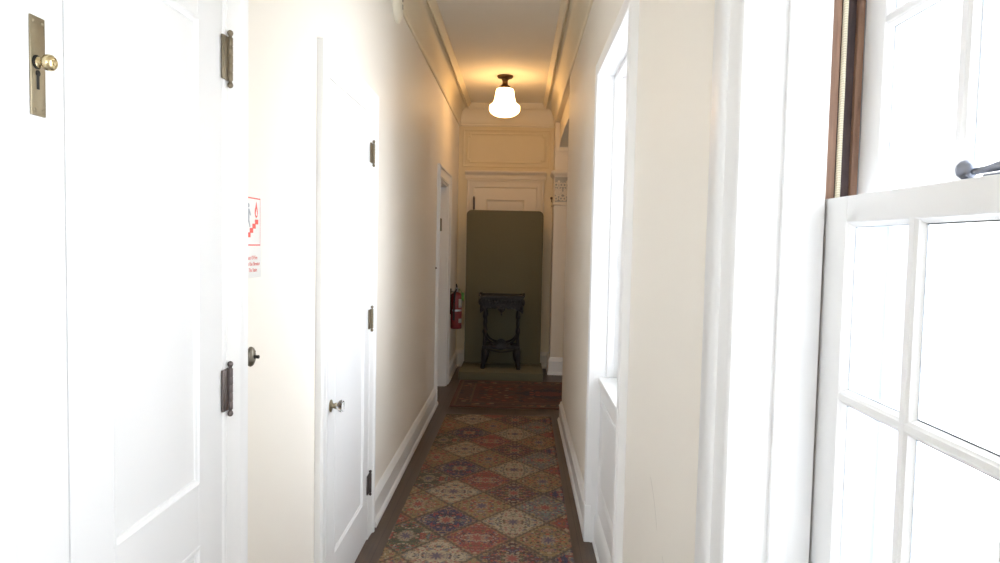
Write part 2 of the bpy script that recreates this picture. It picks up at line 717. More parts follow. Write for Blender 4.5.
def wrap(z0, prof):
    b.sweep([(px1, NY0), (px0, NY0), (px0, YE)], [(o, z0 + h) for o, h in prof], XY)
b.box(AX - .006, .86, NY0 - .02, NY0 + .05, 2.560, 2.600, .006)
imp = [(0, 0), (.004, 0), (.006, .008), (.014, .016), (.020, .028), (.030, .034), (.034, .040), (.034, .062), (.028, .068), (0, .070)]
wrap(2.270, imp)
ast = [(0, 0), (.012, .002), (.018, .010), (.012, .019), (.006, .022), (.006, .040), (0, .042)]
wrap(1.945, ast)
struct(b.build('trim_impost', M['endtrim']))
# carved leaf panel between necking and impost
b = MB()
zz0, zz1 = 1.992, 2.262
for k in range(5):
    cx = px0 + .050 + k * .094
    for (dx, dz, r, q) in ((0, .10, .036, 9), (0, .10, .018, 9), (-.030, .185, .020, 6), (.030, .185, .020, 6), (-.028, .03, .018, 6), (.028, .03, .018, 6)):
        b.tube([(cx + dx + r * cos(t * pi / 8), NY0 - .012, zz0 + dz + r * sin(t * pi / 8)) for t in range(17)], .0085, 6)
    for m_ in range(7):
        a_ = radians(-60 + 50 * m_)
        b.ball((cx + .055 * cos(a_) * .7, NY0 - .012, zz0 + .10 + .055 * sin(a_)), .014, 1, (1, .8, 1.3))
    b.ball((cx, NY0 - .014, zz0 + .10), .014, 1)
    b.ball((cx, NY0 - .012, zz0 + .215), .018, 1, (1, .6, 1.4))
rel = b
b = MB()
b.box(px0 + .008, px1 - .01, NY0 - .006, NY0 + .001, zz0 - .004, zz1 + .004)
o = b.build('carved_frieze', M['friezeback'], loc=(px0, NY0, zz0))
rel.build('relief', M['endtrim'], o)
tag(o, 'grey carved ornament panel below the moulded ledge of the pilaster beside the end door', 'carving')

# ------------------------------------------------------------------ crown moulding, baseboards
cove = [(0, 2.885), (.010, 2.885), (.018, 2.895), (.018, 2.905), (.011, 2.910), (.013, 2.916)]
for k in range(9):
    t = k / 8 * pi / 2
    cove.append((.014 + .074 * (1 - cos(t)), 2.918 + .185 * sin(t)))
cove += [(.092, 3.112), (.100, 3.112), (.102, 3.088), (.108, 3.080), (.116, 3.082), (.124, 3.094), (.128, 3.104), (.136, 3.110), (.144, 3.126), (.146, ZC + .002), (0, ZC + .002)]
b = MB()
b.sweep([(XR, YB), (XR, YE), (XL, YE), (XL, YB)], cove, XY)
struct(b.build('trim_crown', M['cove']))
# lower lip of the crown on the end wall: band of cornice
base_p = [(0, 0), (.030, 0), (.030, .016), (.024, .030), (.018, .034), (.018, .168), (.022, .174), (.022, .184), (.015, .196), (.012, .222), (.006, .232), (0, .236)]


def baseboard(name, path, mat=None, k=.74):
    b = MB()
    b.sweep(path, [(o, h if h < .04 else .034 + (h - .034) * (.236 * k - .034) / .202) for o, h in base_p], XY)
    return struct(b.build(name, mat or M['trim']))


def bb(path):                      # profile offset is left of the path direction
    return path

baseboard('baseboard_left_front', [(XL, 2.49), (XL, 1.85)])
baseboard('baseboard_left_middle', [(XL, 6.40), (XL, 3.585)])
baseboard('baseboard_left_end', [(XL + .0, YE), (XL, 7.365)], M['trim'])
baseboard('baseboard_end', [(XR, YE), (XL, YE)], M['endtrim'], .86)
baseboard('baseboard_right_middle', [(XR, 3.56), (XR, YRE), (XO + .6, YRE)])
baseboard('baseboard_right_front', [(XR, 1.40), (XR, 2.435)])
baseboard('baseboard_pilaster', [(.86, NY0), (XR - .005, NY0), (XR - .005, YE - .02)], M['trim'], .86)

# ------------------------------------------------------------------ casings
cas = [(0, 0), (0, .012), (.004, .016), (.012, .017), (.016, .012), (.020, .016), (.092, .019), (.100, .022), (.106, .028), (.122, .030), (.128, .024), (.132, .022), (.132, 0)]


def casing_sweep(b, y0, y1, z1, f, prof, zb=0.0):
    b.sweep([(y1, zb), (y1, z1), (y0, z1), (y0, zb)][::-1], prof, f)


def scale_prof(p, w, h=1.0):
    m = max(q[0] for q in p)
    return [(q[0] / m * w, q[1] * h) for q in p]

# ------------------------------------------------------------------ doors
def door_leaf(b, y0, y1, z0, z1, xf, stile=.13, panels=((.17, .775), (.93, 1.988)), th=.04, rec=.006):
    """panelled leaf on the left wall; front at x = xf facing +x"""
    f = lambda u, v, h: Vector((xf + h, u, v))
    ya, yb = y0 + stile, y1 - stile
    b.box(xf - th, xf, y0, ya, z0, z1)
    b.box(xf - th, xf, yb, y1, z0, z1)
    zz = [z0] + [q for p in panels for q in p] + [z1]
    for k in range(0, len(zz), 2):
        b.box(xf - th, xf, ya, yb, zz[k], zz[k + 1])
    for (pa, pb) in panels:
        b.box(xf - th, xf - rec, ya - .01, yb + .01, pa - .01, pb + .01)
        # ogee panel moulding around the recess
        b.sweep([(ya, pa), (yb, pa), (yb, pb), (ya, pb)], [(-.006, -.004), (-.006, .001), (-.004, .0025), (0, .0025), (.002, .0), (.005, -.0012), (.010, -.0028), (.0115, -.0058), (.0115, -.014), (-.006, -.014)], f, True)


def hinge(parent, yb, zc, hgt, xf, mat, leafw=.026):
    """butt hinge with ball tips: barrel at yb, one leaf on the door (towards -y) and one on the jamb"""
    b = MB()
    L = hgt / 2 - .016
    b.box(xf - .002, xf + .0035, yb - .008 - leafw, yb - .006, zc - L, zc + L, .001)
    b.box(xf - .002, xf + .0035, yb + .004, yb + .012, zc - L, zc + L, .001)
    b.box(xf - .002, xf + .007, yb - .008, yb + .006, zc - L, zc + L)
    pr = []
    n = 5
    for k in range(n):
        za = zc - L + 2 * L * k / n
        zb_ = zc - L + 2 * L * (k + 1) / n
        pr += [(.0058, za + .0006), (.0064, za + .0016), (.0064, zb_ - .0016), (.0058, zb_ - .0006)]
    tip = lambda s: [(.0045, 0), (.004, .003), (.006, .006), (.0072, .0105), (.006, .015), (.0025, .0175), (0, .018)]
    prof = [(r, zc - L - z) for r, z in reversed(tip(1))] + pr + [(r, zc + L + z) for r, z in tip(1)]
    b.lathe(prof, Matrix.Translation((xf + .0065, yb, 0)), 14)
    return b.build('hinge', mat, parent)


def knob_mat(x, y, z):
    return Matrix.Translation((x, y, z)) @ Matrix.Rotation(radians(90), 4, 'Y')

# --- double door by the camera
XF = -.730
d = struct(empty('door_1', (XF, 1.115, 0)), 'white double panelled door with tall brass latch plate at left edge')
b = MB()
casing_sweep(b, D1[0] - .002, D1[1] + .002, D1[2] + .002, LF, scale_prof(cas, .132))
b.box(XL - T, XF - .002, D1[1] - .0, D1[1] + .004, 0, D1[2])
b.build('casing', M['trim'], d)
for (y0, y1) in ((1.1165, 1.708), (.524, 1.1125)):
    b = MB()
    door_leaf(b, y0, y1, .008, D1[2] - .004, XF, .128)
    b.build('door_leaf', M['door'], d, bevel=.0015)
hinge(d, 1.733, 1.938, .137, XF + .004, M['hinge'])
hinge(d, 1.733, 1.120, .137, XF + .004, M['hingedark'])
hinge(d, 1.733, .30, .137, XF + .004, M['hingedark'])
# latch plate with knob and keyhole
pl = MB()
pl.box(XF, XF + .0035, 1.0335, 1.0655, 1.677, 1.824, .0012)
for yy in (1.040, 1.060):
    for zz in (1.685, 1.816):
        pl.lathe([(.0034, 0), (.0034, .0006), (.002, .0014), (0, .0016)], knob_mat(XF + .0035, yy, zz), 12)
plate = pl.build('latch_plate', M['brass'], d)
k = MB()
ky, kz = 1.0485, 1.756
k.lathe([(.0085, 0), (.0085, .002), (.006, .004), (.005, .006), (.006, .0085), (.0092, .0105), (.0118, .0135), (.0124, .0175), (.0118, .0215), (.0092, .0245), (.0072, .0255), (.0062, .0242), (.0042, .0242), (.0032, .026), (0, .0268)], knob_mat(XF + .0035, ky, kz), 28)
k.build('knob', M['brassknob'], plate)
k = MB()
k.lathe([(.0048, 0), (.0048, .0012), (0, .0012)], knob_mat(XF + .0034, ky - .001, kz - .016), 14)
k.box(XF + .003, XF + .0048, ky - .0035, ky + .0015, kz - .040, kz - .016, .0005)
k.build('keyhole', M['iron'], plate)
k = MB()
k.lathe([(.0105, 0), (.0105, .0014), (.009, .002), (.0, .002)], knob_mat(XF + .0033, ky - .003, kz), 22)
k.build('rosette', M['iron'], plate)

# --- narrow single door
XF2 = -.730
d = struct(empty('door_2', (XF2, 3.05, 0)), 'white narrow panelled door with glass knob and three hinges')
b = MB()
casing_sweep(b, D2[0] - .002, D2[1] + .002, D2[2] + .002, LF, scale_prof(cas, .114))
b.build('casing', M['trim'], d)
b = MB()
door_leaf(b, D2[0] + .004, D2[1] - .004, .008, D2[2] - .004, XF2, .115, panels=((.22, 1.98),))
b.build('door_leaf', M['door'], d, bevel=.0015)
for zc, mt in ((1.925, 'hinge'), (1.115, 'hinge'), (.288, 'hingedark')):
    hinge(d, 3.442, zc, .127, XF2 + .004, M[mt], .040)
kb = MB()
ky, kz = 2.722, .846
kb.lathe([(.0245, 0), (.0245, .003), (.020, .005), (.011, .007), (.0095, .014), (.012, .017), (.013, .023), (.010, .026)], knob_mat(XF2, ky, kz), 24)
kn = kb.build('knob', M['brass'], d)
kb = MB()
kb.lathe([(.010, .0255), (.0135, .028), (.0225, .036), (.0255, .043), (.0225, .050), (.015, .0535), (0, .054)], knob_mat(XF2, ky, kz), 10)
kb.build('glass_grip', M['crystal'], kn, smooth=False)['label'] = 'faceted clear glass grip'
kb = MB()
kb.box(XF2 - .0062, XF2 - .0050, 2.995, 3.035, 1.435, 1.475)
np_ = kb.build('number_plate', M['cream_plastic'], d)

# --- far doorway with recessed leaf
d = struct(empty('door_3', (XL, 6.85, 0)), 'white cased doorway before the fire extinguisher')
b = MB()
casing_sweep(b, D3[0] - .002, D3[1] + .002, D3[2] + .002, LF, scale_prof(cas, .115))
b.box(XL - T, XL, D3[1], D3[1] + .012, 0, D3[2])
b.box(XL - T, XL, D3[1] - .02, D3[1] + .002, 0, D3[2] - .0)
b.box(XL - T, XL, D3[0], D3[1], D3[2] - .02, D3[2] + .002)
b.build('casing', M['trim'], d)
b = MB()
door_leaf(b, D3[0] + .004, D3[1] - .024, .008, D3[2] - .024, XL - .085, .115)
b.build('door_leaf', M['door'], d, bevel=.0015)
b = MB()
b.box(XL + .016, XL + .036, D3[0] - .085, D3[0] - .015, 1.60, 1.715, .004)
sp = b.build('strike_plate', M['hinge'], d)

# --- end door behind the screen
d = struct(empty('door_4', (-.18, YE, 0)), 'cream panelled door with cornice hidden behind the olive screen')
b = MB()
b.sweep([(-.545, 0), (-.545, 2.165), (.19, 2.165), (.19, 0)], scale_prof(cas, .095), EF)
b.box(-.66, .305, YE - .034, YE, 2.262, 2.30, .004)
# cornice over the door
b.sweep([(-.66, 2.30), (.305, 2.30)], [(0, 0), (0, .036), (.014, .040), (.020, .050), (.034, .060), (.040, .075), (.056, .078), (.060, .070), (.062, 0)], EF)
b.build('casing', M['endtrim'], d)
b = MB()
f = lambda u, v, h: Vector((u, YE - .012 + .0 - h, v))
b.box(-.545, -.405, YE - .014, YE + .02, .01, 2.16)
b.box(.05, .19, YE - .014, YE + .02, .01, 2.16)
b.box(-.405, .05, YE - .014, YE + .02, 2.02, 2.16)
b.box(-.405, .05, YE - .014, YE + .02, .80, .95)
b.box(-.405, .05, YE - .014, YE + .02, .01, .22)
for (pa, pb) in ((.22, .80), (.95, 2.02)):
    b.box(-.41, .055, YE - .003, YE + .02, pa, pb)
    b.sweep([(-.405, pa), (.05, pa), (.05, pb), (-.405, pb)], [(-.010, .0), (-.010, .007), (-.003, .009), (.006, .003), (.02, -.007), (.02, -.012), (-.01, -.012)], lambda u, v, h: Vector((u, YE - .012 - h, v)), True)
b.build('door_leaf', M['endtrim'], d)
b = MB()
b.box(-.562, -.540, YE - .045, YE - .02, 1.90, 2.045, .004)
b.lathe([(0, 1.885), (.006, 1.89), (.006, 2.055), (0, 2.06)], Matrix.Translation((-.551, YE - .05, 0)), 10)
b.build('hinge', M['hingedark'], d)

# frieze panel moulding with notched corners above the end door
b = MB()
fr = [(0, 0), (0, .010), (.006, .014), (.012, .012), (.016, .007), (.020, .009), (.024, .006), (.024, 0)]
x0, x1, z0, z1, q = -.700, .345, 2.405, 2.855, .036


def notched(x0, x1, z0, z1, q):
    return [(x0 + q, z0), (x1 - q, z0), (x1 - q, z0 + q), (x1, z0 + q), (x1, z1 - q), (x1 - q, z1 - q), (x1 - q, z1), (x0 + q, z1), (x0 + q, z1 - q), (x0, z1 - q), (x0, z0 + q), (x0 + q, z0 + q)]
b.sweep([(x0, z0), (x1, z0), (x1, z1), (x0, z1)], fr, EF, True)
b.sweep(notched(x0 + .050, x1 - .050, z0 + .050, z1 - .045, .03), fr, EF, True)
struct(b.build('trim_frieze', M['endwall']))

# small brown hook at the right of the end door
b = MB()
hx, hz = .372, 2.05
b.lathe([(.014, 0), (.014, .005), (.009, .009), (.006, .020), (.013, .030), (.015, .038), (.010, .045), (0, .047)], Matrix.Translation((hx, YE, hz)) @ Matrix.Rotation(radians(90), 4, 'X'), 18)
b.tube([(hx, YE - .018, hz), (hx, YE - .03, hz - .03), (hx, YE - .05, hz - .045), (hx, YE - .06, hz - .03)], .005, 8)
tag(b.build('hanging_hook', M['bronze'], loc=(hx, YE, hz)), 'small brown hook on the end wall right of the door casing', 'hook')

# ------------------------------------------------------------------ windows
def sash(parent, name, x, y0, y1, z0, z1, ys, rows_z, stile, top, bot, th=.034, mun=.034):
    """glazed sash in the plane x (inner face), spanning y0..y1, z0..z1; ys, rows_z = muntin centres"""
    b = MB()
    b.box(x, x + th, y0, y0 + stile, z0, z1, .002)
    b.box(x, x + th, y1 - stile, y1, z0, z1, .002)
    b.box(x + .0004, x + th, y0 + stile - .001, y1 - stile + .001, z1 - top, z1, .002)
    b.box(x + .0004, x + th, y0 + stile - .001, y1 - stile + .001, z0, z0 + bot, .002)
    fr = b.build(name, M['trim'], parent)
    ya, yb = y0 + stile, y1 - stile
    za, zb = z0 + bot, z1 - top
    xg = x + .0145
    b = MB()
    m = mun / 2
    mp = [(-m, .016), (-m, .012), (-m + .004, .008), (-m + .005, .004), (-.008, .003), (-.006, .001), (.006, .001), (.008, .003), (m - .005, .004), (m - .004, .008), (m, .012), (m, .016)]
    for yy in ys:
        b.sweep([(yy, za - .002), (yy, zb + .002)], mp, lambda u, v, h: Vector((x + h, u, v)))
    mz = .76
    for zz in rows_z:
        b.sweep([(ya - .002, zz), (yb + .002, zz)], [(o * mz, h) for o, h in mp], lambda u, v, h: Vector((x + h + .0003, u, v)))
    # sticking (bead) along stiles and rails
    b.sweep([(ya, za), (yb, za), (yb, zb), (ya, zb)], [(-.002, .001), (.001, .002), (.003, .006), (.006, .008), (.008, .013), (.008, .016), (-.002, .018)], lambda u, v, h: Vector((x + h, u, v)), True)
    b.build('muntins', M['trim'], fr)
    b = MB()
    b.box(xg, xg + .003, ya - .004, yb + .004, za - .004, zb + .004)
    b.build('glass', M['glass'], fr, smooth=False)
    # narrow bed of old grey putty around each pane
    zz = [za] + list(rows_z) + [zb]
    yy = [ya] + list(ys) + [yb]
    b = MB()
    for k in range(len(yy) - 1):
        for l in range(len(zz) - 1):
            p0, p1 = yy[k] + (m if k else .008), yy[k + 1] - (m if k < len(yy) - 2 else .008)
            q0, q1 = zz[l] + (m * mz if l else .008), zz[l + 1] - (m * mz if l < len(zz) - 2 else .008)
            b.sweep([(p0, q0), (p1, q0), (p1, q1), (p0, q1)], [(-.001, 0), (.0014, 0), (.0014, .0016), (-.001, .0016)], lambda u, v, h: Vector((xg - .0017 + h, u, v)), True)
    b.build('putty_line', M['shade_grey'], fr, smooth=False)
    return fr


def window(name, lab, W, panes, near):
    y0, y1, zs, zh = W
    w = struct(empty(name, (XR, (y0 + y1) / 2, zs)), lab)
    b = MB()
    if near:
        prof = [(0, 0), (0, .020), (.006, .026), (.016, .026), (.020, .019), (.026, .022), (.078, .023), (.083, .030), (.092, .034), (.155, .034), (.163, .028), (.166, 0)]
        prof = [(o, h * .75) for o, h in prof]
    else:
        prof = [(0, 0), (0, .024), (.004, .028), (.012, .028), (.016, .024), (.050, .026), (.056, .030), (.062, .028), (.065, .020), (.065, 0)]
    b.sweep([(y1, 0), (y1, zh), (y0, zh), (y0, 0)][::-1], prof, RF)
    # plinth blocks
    if not near:
        b.box(XR - .031, XR, y1 - .002, y1 + .068, 0, .19, .003)
        b.box(XR - .031, XR, y0 - .068, y0 + .002, 0, .19, .003)
    b.build('casing', M['trim'], w)
    # jamb liners, stops, head
    b = MB()
    X1 = .47
    jt = .0008
    b.box(XR, X1, y1 - jt, y1 + .0, zs, zh)                       # flat reveal, far side
    b.box(XR, X1, y0, y0 + jt, zs, zh)
    b.box(XR, X1, y0, y1, zh - jt, zh)
    for (ya, s) in ((y1, -1), (y0, 1)):                           # stop bead
        b.box(X1 - .022, X1 + .012, ya, ya + s * .013, zs, zh, .005)
        b.box(X1 + .010, .5225, ya, ya + s * .006, zs, zh, .002)
    b.box(X1 - .022, X1 + .012, y0, y1, zh - .022, zh, .005)
    b.box(X1 + .010, .5225, y0, y1, zh - .010, zh, .002)
    # outer blind stop and exterior reveal
    for (ya, s) in ((y1, -1), (y0, 1)):
        b.box(.636, .652, ya, ya + s * .010, zs, zh)
        b.box(.675, .70, ya, ya + s * .022, zs, zh, .003)
        b.box(.71, XO + .002, ya, ya + s * .012, zs, zh)
    b.box(.636, XO + .002, y0, y1, zh - .03, zh)
    b.build('jamb', M['trim'], w)
    b = MB()
    for (ya, s) in ((y1, -1), (y0, 1)):
        b.box(.652, .675, ya, ya + s * .007, zs, zh)
        b.box(.579, .640, ya - s * .006, ya - s * .03, zs, zh)
    b.build('storm_track', M['bluewhite'], w, smooth=False)
    # stool and exterior sill
    b = MB()
    b.box(XR - (.03 if near else -.02), .56, y0 + .001, y1 - .001, zs - .03, zs, .006)
    b.box(.56, .86, y0 + .001, y1 - .001, zs - .06, zs - .015, .004)
    b.build('stool', M['trim'], w)
    # apron panel in the recess under the stool with its own baseboard
    b = MB()
    b.box(XR + .034, XR + .05, y0, y1, 0, zs - .03)
    a0, a1 = y0 + .09, y1 - .09
    b.sweep([(a0, .30), (a1, .30), (a1, zs - .12), (a0, zs - .12)], [(-.014, 0), (-.014, .006), (-.004, .009), (.008, .003), (.012, 0)], lambda u, v, h: Vector((XR + .034 - h, u, v)), True)
    b.sweep([(y0, 0), (y1, 0)], [(0, 0), (.0, .022), (.016, .018), (.02, .014), (.13, .014), (.14, .010), (.158, .004), (.162, 0)], lambda u, v, h: Vector((XR + .034 - h, u, v)))
    b.box(XR, XR + .05, y1 - .004, y1, 0, zs)
    b.build('apron', M['trim'], w)
    # tracks: lower pocket, parting bead, upper track (bare wood)
    b = MB()
    for (ya, s) in ((y1, 1), (y0, -1)):
        b.box(.5225, .541, ya + s * .0065, ya + s * .03, zs, zh)
        b.box(.567, .579, ya + s * .002, ya + s * .03, zs, zh, .002)
    tr = b.build('sash_track', M['track'], w)
    b = MB()
    for (ya, s) in ((y1, 1), (y0, -1)):
        b.box(.541, .567, ya + s * .010, ya + s * .03, zs, zh)
    b.build('pocket_strip', M['trackdark'], tr, smooth=False)
    b = MB()
    for (ya, s) in ((y1, 1), (y0, -1)):
        b.tube([(.5465, ya + s * .0045, zs + .69), (.5465, ya + s * .0045, zh - .02)], .0045, 8)
    b.build('sash_cord', M['cord'], tr)
    return w


w = window('window_1', 'large white double-hung window in the right foreground with a grey lever lock', W1, 6, True)
zm = 1.588
lo = sash(w, 'lower_sash', .526, W1[0] + .004, W1[1] + .006, W1[2] + .002, zm, [.962, .752], [1.262], .083, .042, .085)
up = sash(w, 'upper_sash', .580, W1[0] + .004, W1[1] + .004, zm - .038, W1[3] - .03, [.960, .752], [1.872], .066, .05, .036)
# sash lever lock on the meeting rail
lk = MB()
ly, lx = .815, .545
lk.lathe([(.016, 0), (.016, .004), (.010, .006), (.008, .012), (0, .012)], Matrix.Translation((lx, ly - .035, zm)), 18)
lk.box(lx - .010, lx + .012, ly - .09, ly + .02, zm, zm + .004, .0015)
lockp = lk.build('sash_lock', M['lock'], lo)
lk = MB()
lk.tube([(lx, ly - .06, zm + .013), (lx, ly - .02, zm + .014), (lx - .003, ly + .02, zm + .010), (lx - .006, ly + .042, zm + .009)], [.010, .0075, .0045, .004], 12)
lk.ball((lx - .008, ly + .052, zm + .012), .0125, 2, (1, 1, 1))
lk.build('lever', M['lock'], lockp)

w = window('window_2', 'white framed window recess further along the right wall', W2, 4, False)
sash(w, 'lower_sash', .526, W2[0] + .006, W2[1] - .006, W2[2] + .002, 1.60, [2.79, 3.0, 3.21], [1.22], .07, .040, .085)
sash(w, 'upper_sash', .580, W2[0] - .004, W2[1] + .004, 1.562, W2[3] - .03, [2.79, 3.0, 3.21], [1.93], .07, .05, .036)

# hall window, far out of frame, that lights the far end from the right
w = struct(empty('window_3', (4.0, 6.35, .9)))
sash(w, 'sash', 4.06, 6.1, 6.6, .9, 2.2, [6.35], [1.55], .06, .06, .08)

# ------------------------------------------------------------------ ceiling lamp
lx, ly = -.173, 6.98
L = empty('ceiling_lamp', (lx, ly, ZC))
tag(L, 'glowing white schoolhouse globe lamp on bronze fitter under the corridor ceiling', 'ceiling lamp')
T0 = Matrix.Translation((lx, ly, 0))
b = MB()
b.lathe([(.0, ZC - .030), (.040, ZC - .030), (.072, ZC - .020), (.080, ZC - .008), (.080, ZC)], T0, 36)
b.build('ceiling_plate', M['bronze'], L)
b = MB()
b.lathe([(.076, ZC - .132), (.075, ZC - .122), (.060, ZC - .108), (.036, ZC - .090), (.026, ZC - .070), (.028, ZC - .048), (.040, ZC - .026)], T0, 32)
b.build('fitter', M['bronze'], L)
b = MB()
gz = ZC - .124
gp = [(0, -.276), (.040, -.274), (.082, -.266), (.112, -.254), (.136, -.236), (.149, -.218), (.152, -.206), (.152, -.172), (.147, -.162), (.130, -.150), (.115, -.138), (.106, -.118), (.099, -.085), (.093, -.050), (.089, -.022), (.083, -.006), (.072, 0), (.06, 0)]
b.lathe([(r * .99, gz + h) for r, h in gp], T0, 48)
b.build('globe_shade', M['opal'], L)

# ------------------------------------------------------------------ rugs
RX0, RX1, RY0, RY1 = -.648, .296, .35, 6.02
rc = ((RX0 + RX1) / 2, (RY0 + RY1) / 2)
b = MB()
sk = .012
poly = [(RX0 - .0, RY0), (RX1 - .02, RY0), (RX1 + sk, RY1), (RX0 + .05, RY1)]
b.prism(poly, XY, .0005, .0105)
o = b.build('runner_rug', runner_mat(*rc), loc=(rc[0], rc[1], 0), smooth=False)
tag(o, 'long runner rug with multicoloured floral diamonds on the dark floor', 'rug')
PX0, PX1, PY0, PY1 = -.605, 1.30, 6.33, 7.555
pc = ((PX0 + PX1) / 2, (PY0 + PY1) / 2)
b = MB()
b.box(PX0, PX1, PY0, PY1, .0005, .0105)
o = b.build('persian_rug', persian_mat(PX1 - PX0, PY1 - PY0), loc=(pc[0], pc[1], 0), smooth=False)
tag(o, 'dark red patterned rug lying crosswise in front of the olive stand', 'rug')

# ------------------------------------------------------------------ olive display stand: platform and upright screen
dx0, dx1, dy0, dy1 = -.632, .292, 7.595, 8.30
E = empty('display_stand', ((dx0 + dx1) / 2, 7.95, 0))
tag(E, 'olive felt covered stand with low platform and tall rounded back screen', 'display stand')
b = MB()
b.box(dx0, dx1, dy0, dy1, 0, .092, .006)
b.build('platform', M['felt'], E)
b = MB()
sx0, sx1, sz0, sz1, rr = -.617, .275, .092, 1.882, .055
pts = [(sx0, sz0), (sx1, sz0)]
pts += [(sx1 - rr + rr * cos(t), sz1 - rr + rr * sin(t)) for t in [k * pi / 16 for k in range(9)]]
pts += [(sx0 + rr - rr * cos(t), sz1 - rr + rr * sin(t)) for t in [pi / 2 - k * pi / 16 for k in range(9)]]
b.prism(pts, lambda u, v, h: Vector((u, 8.18 + h, v)), 0, .05)
b.build('back_screen', M['felt'], E, bevel=.006)

# ------------------------------------------------------------------ carved black stand on the platform
tx, ty, tz = -.180, 7.94, .092
E = empty('carved_table', (tx, ty, tz))
tag(E, 'small black carved wooden table standing against the olive screen', 'table')
H = .828
tw, td = .252, .165
f = lambda u, v, h: Vector((tx + u, ty + v, tz + h))


def rrect(w, d, r, n=6):
    p = []
    for cxs, cys, a0 in ((1, 1, 0), (-1, 1, 90), (-1, -1, 180), (1, -1, 270)):
        for k in range(n + 1):
            a = radians(a0 + 90 * k / n)
            p.append((cxs * (w - r) + r * cos(a), cys * (d - r) + r * sin(a)))
    return p

b = MB()
b.prism(rrect(tw, td, .045), f, H - .030, H - .008)
b.sweep(rrect(tw - .012, td - .012, .04), [(-.014, H - .02), (-.010, H), (-.004, H + .003), (.002, H), (.004, H - .02)], f, True)
for s_ in (-1, 1):
    b.tube([(tx + s_ * (tw - .010), ty - td + .03, tz + H - .004), (tx + s_ * (tw - .006), ty - .05, tz + H + .008), (tx + s_ * (tw - .006), ty + .05, tz + H + .008), (tx + s_ * (tw - .010), ty + td - .03, tz + H - .004)], .016, 10)
b.build('tabletop', M['ebony'], E, bevel=.003)
# carved scalloped apron on four sides with lobes
b = MB()


def apron_poly(w, drops):
    p = [(-w, H - .030)]
    n = 48
    for k in range(n + 1):
        u = -w + 2 * w * k / n
        a = abs(u) / w
        z = H - .135 - .050 * max(0, (a - .60) / .4) ** .8 - .014 * abs(sin(u * drops)) - .050 * math.exp(-(u / .032) ** 2)
        p.append((u, z))
    p.append((w, H - .030))
    return p
b.prism(apron_poly(tw - .012, 62), lambda u, v, h: Vector((tx + u, ty - td + .012 + h, tz + v)), 0, .018)
b.prism(apron_poly(tw - .012, 62), lambda u, v, h: Vector((tx + u, ty + td - .030 + h, tz + v)), 0, .018)
for s in (-1, 1):
    b.prism(apron_poly(td - .014, 60), lambda u, v, h: Vector((tx + s * (tw - .026) + h, ty + u, tz + v)), -.009, .009)
# carved reliefs: leaves, scrolls, a pendant
for k in range(-7, 8):
    u = k * .033
    b.ball((tx + u, ty - td + .008, tz + H - .062 - .006 * (k % 2)), .018, 2, (.75, .55, 1.25))
    b.ball((tx + u + .016, ty - td + .010, tz + H - .095), .012, 1, (1, .6, 1))
    b.ball((tx + u, ty - td + .010, tz + H - .132 - .045 * max(0, (abs(u) / tw - .6) / .4)), .013, 1, (1, .7, 1.2))
for s in (-1, 1):
    b.ball((tx + s * (tw - .012), ty - td + .016, tz + H - .075), .026, 2, (.8, .8, 1.5))
    b.ball((tx + s * (tw - .030), ty - td + .012, tz + H - .135), .022, 2, (.9, .7, 1.3))
    for k in range(-4, 5):
        b.ball((tx + s * (tw - .014), ty + k * .034, tz + H - .07), .016, 1, (.6, .8, 1.3))
b.ball((tx, ty - td + .008, tz + H - .165), .022, 2, (.8, .7, 1.4))
b.ball((tx, ty - td + .010, tz + H - .208), .012, 2, (.8, .8, 1.4))
b.build('apron', M['ebony'], E)
legtop = H - .06
for sx_ in (-1, 1):
    for sy_ in (-1, 1):
        b = MB()
        # turned upper leg, leaning slightly outwards towards the foot
        x_t, x_b = sx_ * .184, sx_ * .186
        y_t, y_b = sy_ * .118, sy_ * .115
        n = 28
        pts, rad = [], []
        for k in range(n + 1):
            t = k / n
            z = legtop - t * (legtop - .245)
            pts.append((tx + x_t + (x_b - x_t) * t, ty + y_t + (y_b - y_t) * t, tz + z))
            r = .0135 + .006 * abs(sin(t * pi * 5)) + (.008 if k in (9, 10, 18, 19) else 0)
            rad.append(r)
        b.tube(pts, rad, 12)
        b.box(tx + x_b - .026, tx + x_b + .026, ty + y_b - .024, ty + y_b + .024, tz + .205, tz + .262, .006)
        # scrolled lower leg: knee bulges in, ankle, paw foot
        pts = [(tx + x_b, ty + y_b, tz + .215), (tx + x_b - sx_ * .010, ty + y_b + sy_ * .006, tz + .175), (tx + x_b - sx_ * .004, ty + y_b + sy_ * .010, tz + .12),
               (tx + x_b + sx_ * .006, ty + y_b + sy_ * .012, tz + .07), (tx + x_b + sx_ * .010, ty + y_b + sy_ * .016, tz + .035), (tx + x_b + sx_ * .014, ty + y_b + sy_ * .022, tz + .014)]
        b.tube(pts, [.036, .046, .040, .026, .027, .018], 12)
        b.ball((tx + x_b + sx_ * .014, ty + y_b + sy_ * .024, tz + .021), .0235, 2, (1.15, 1.15, .9))
        for a in (-.014, 0, .014):
            b.ball((tx + x_b + sx_ * .014 + a, ty + y_b + sy_ * .044, tz + .0125), .011, 1, (.9, 1.1, 1))
        b.build('leg', M['ebony'], E)
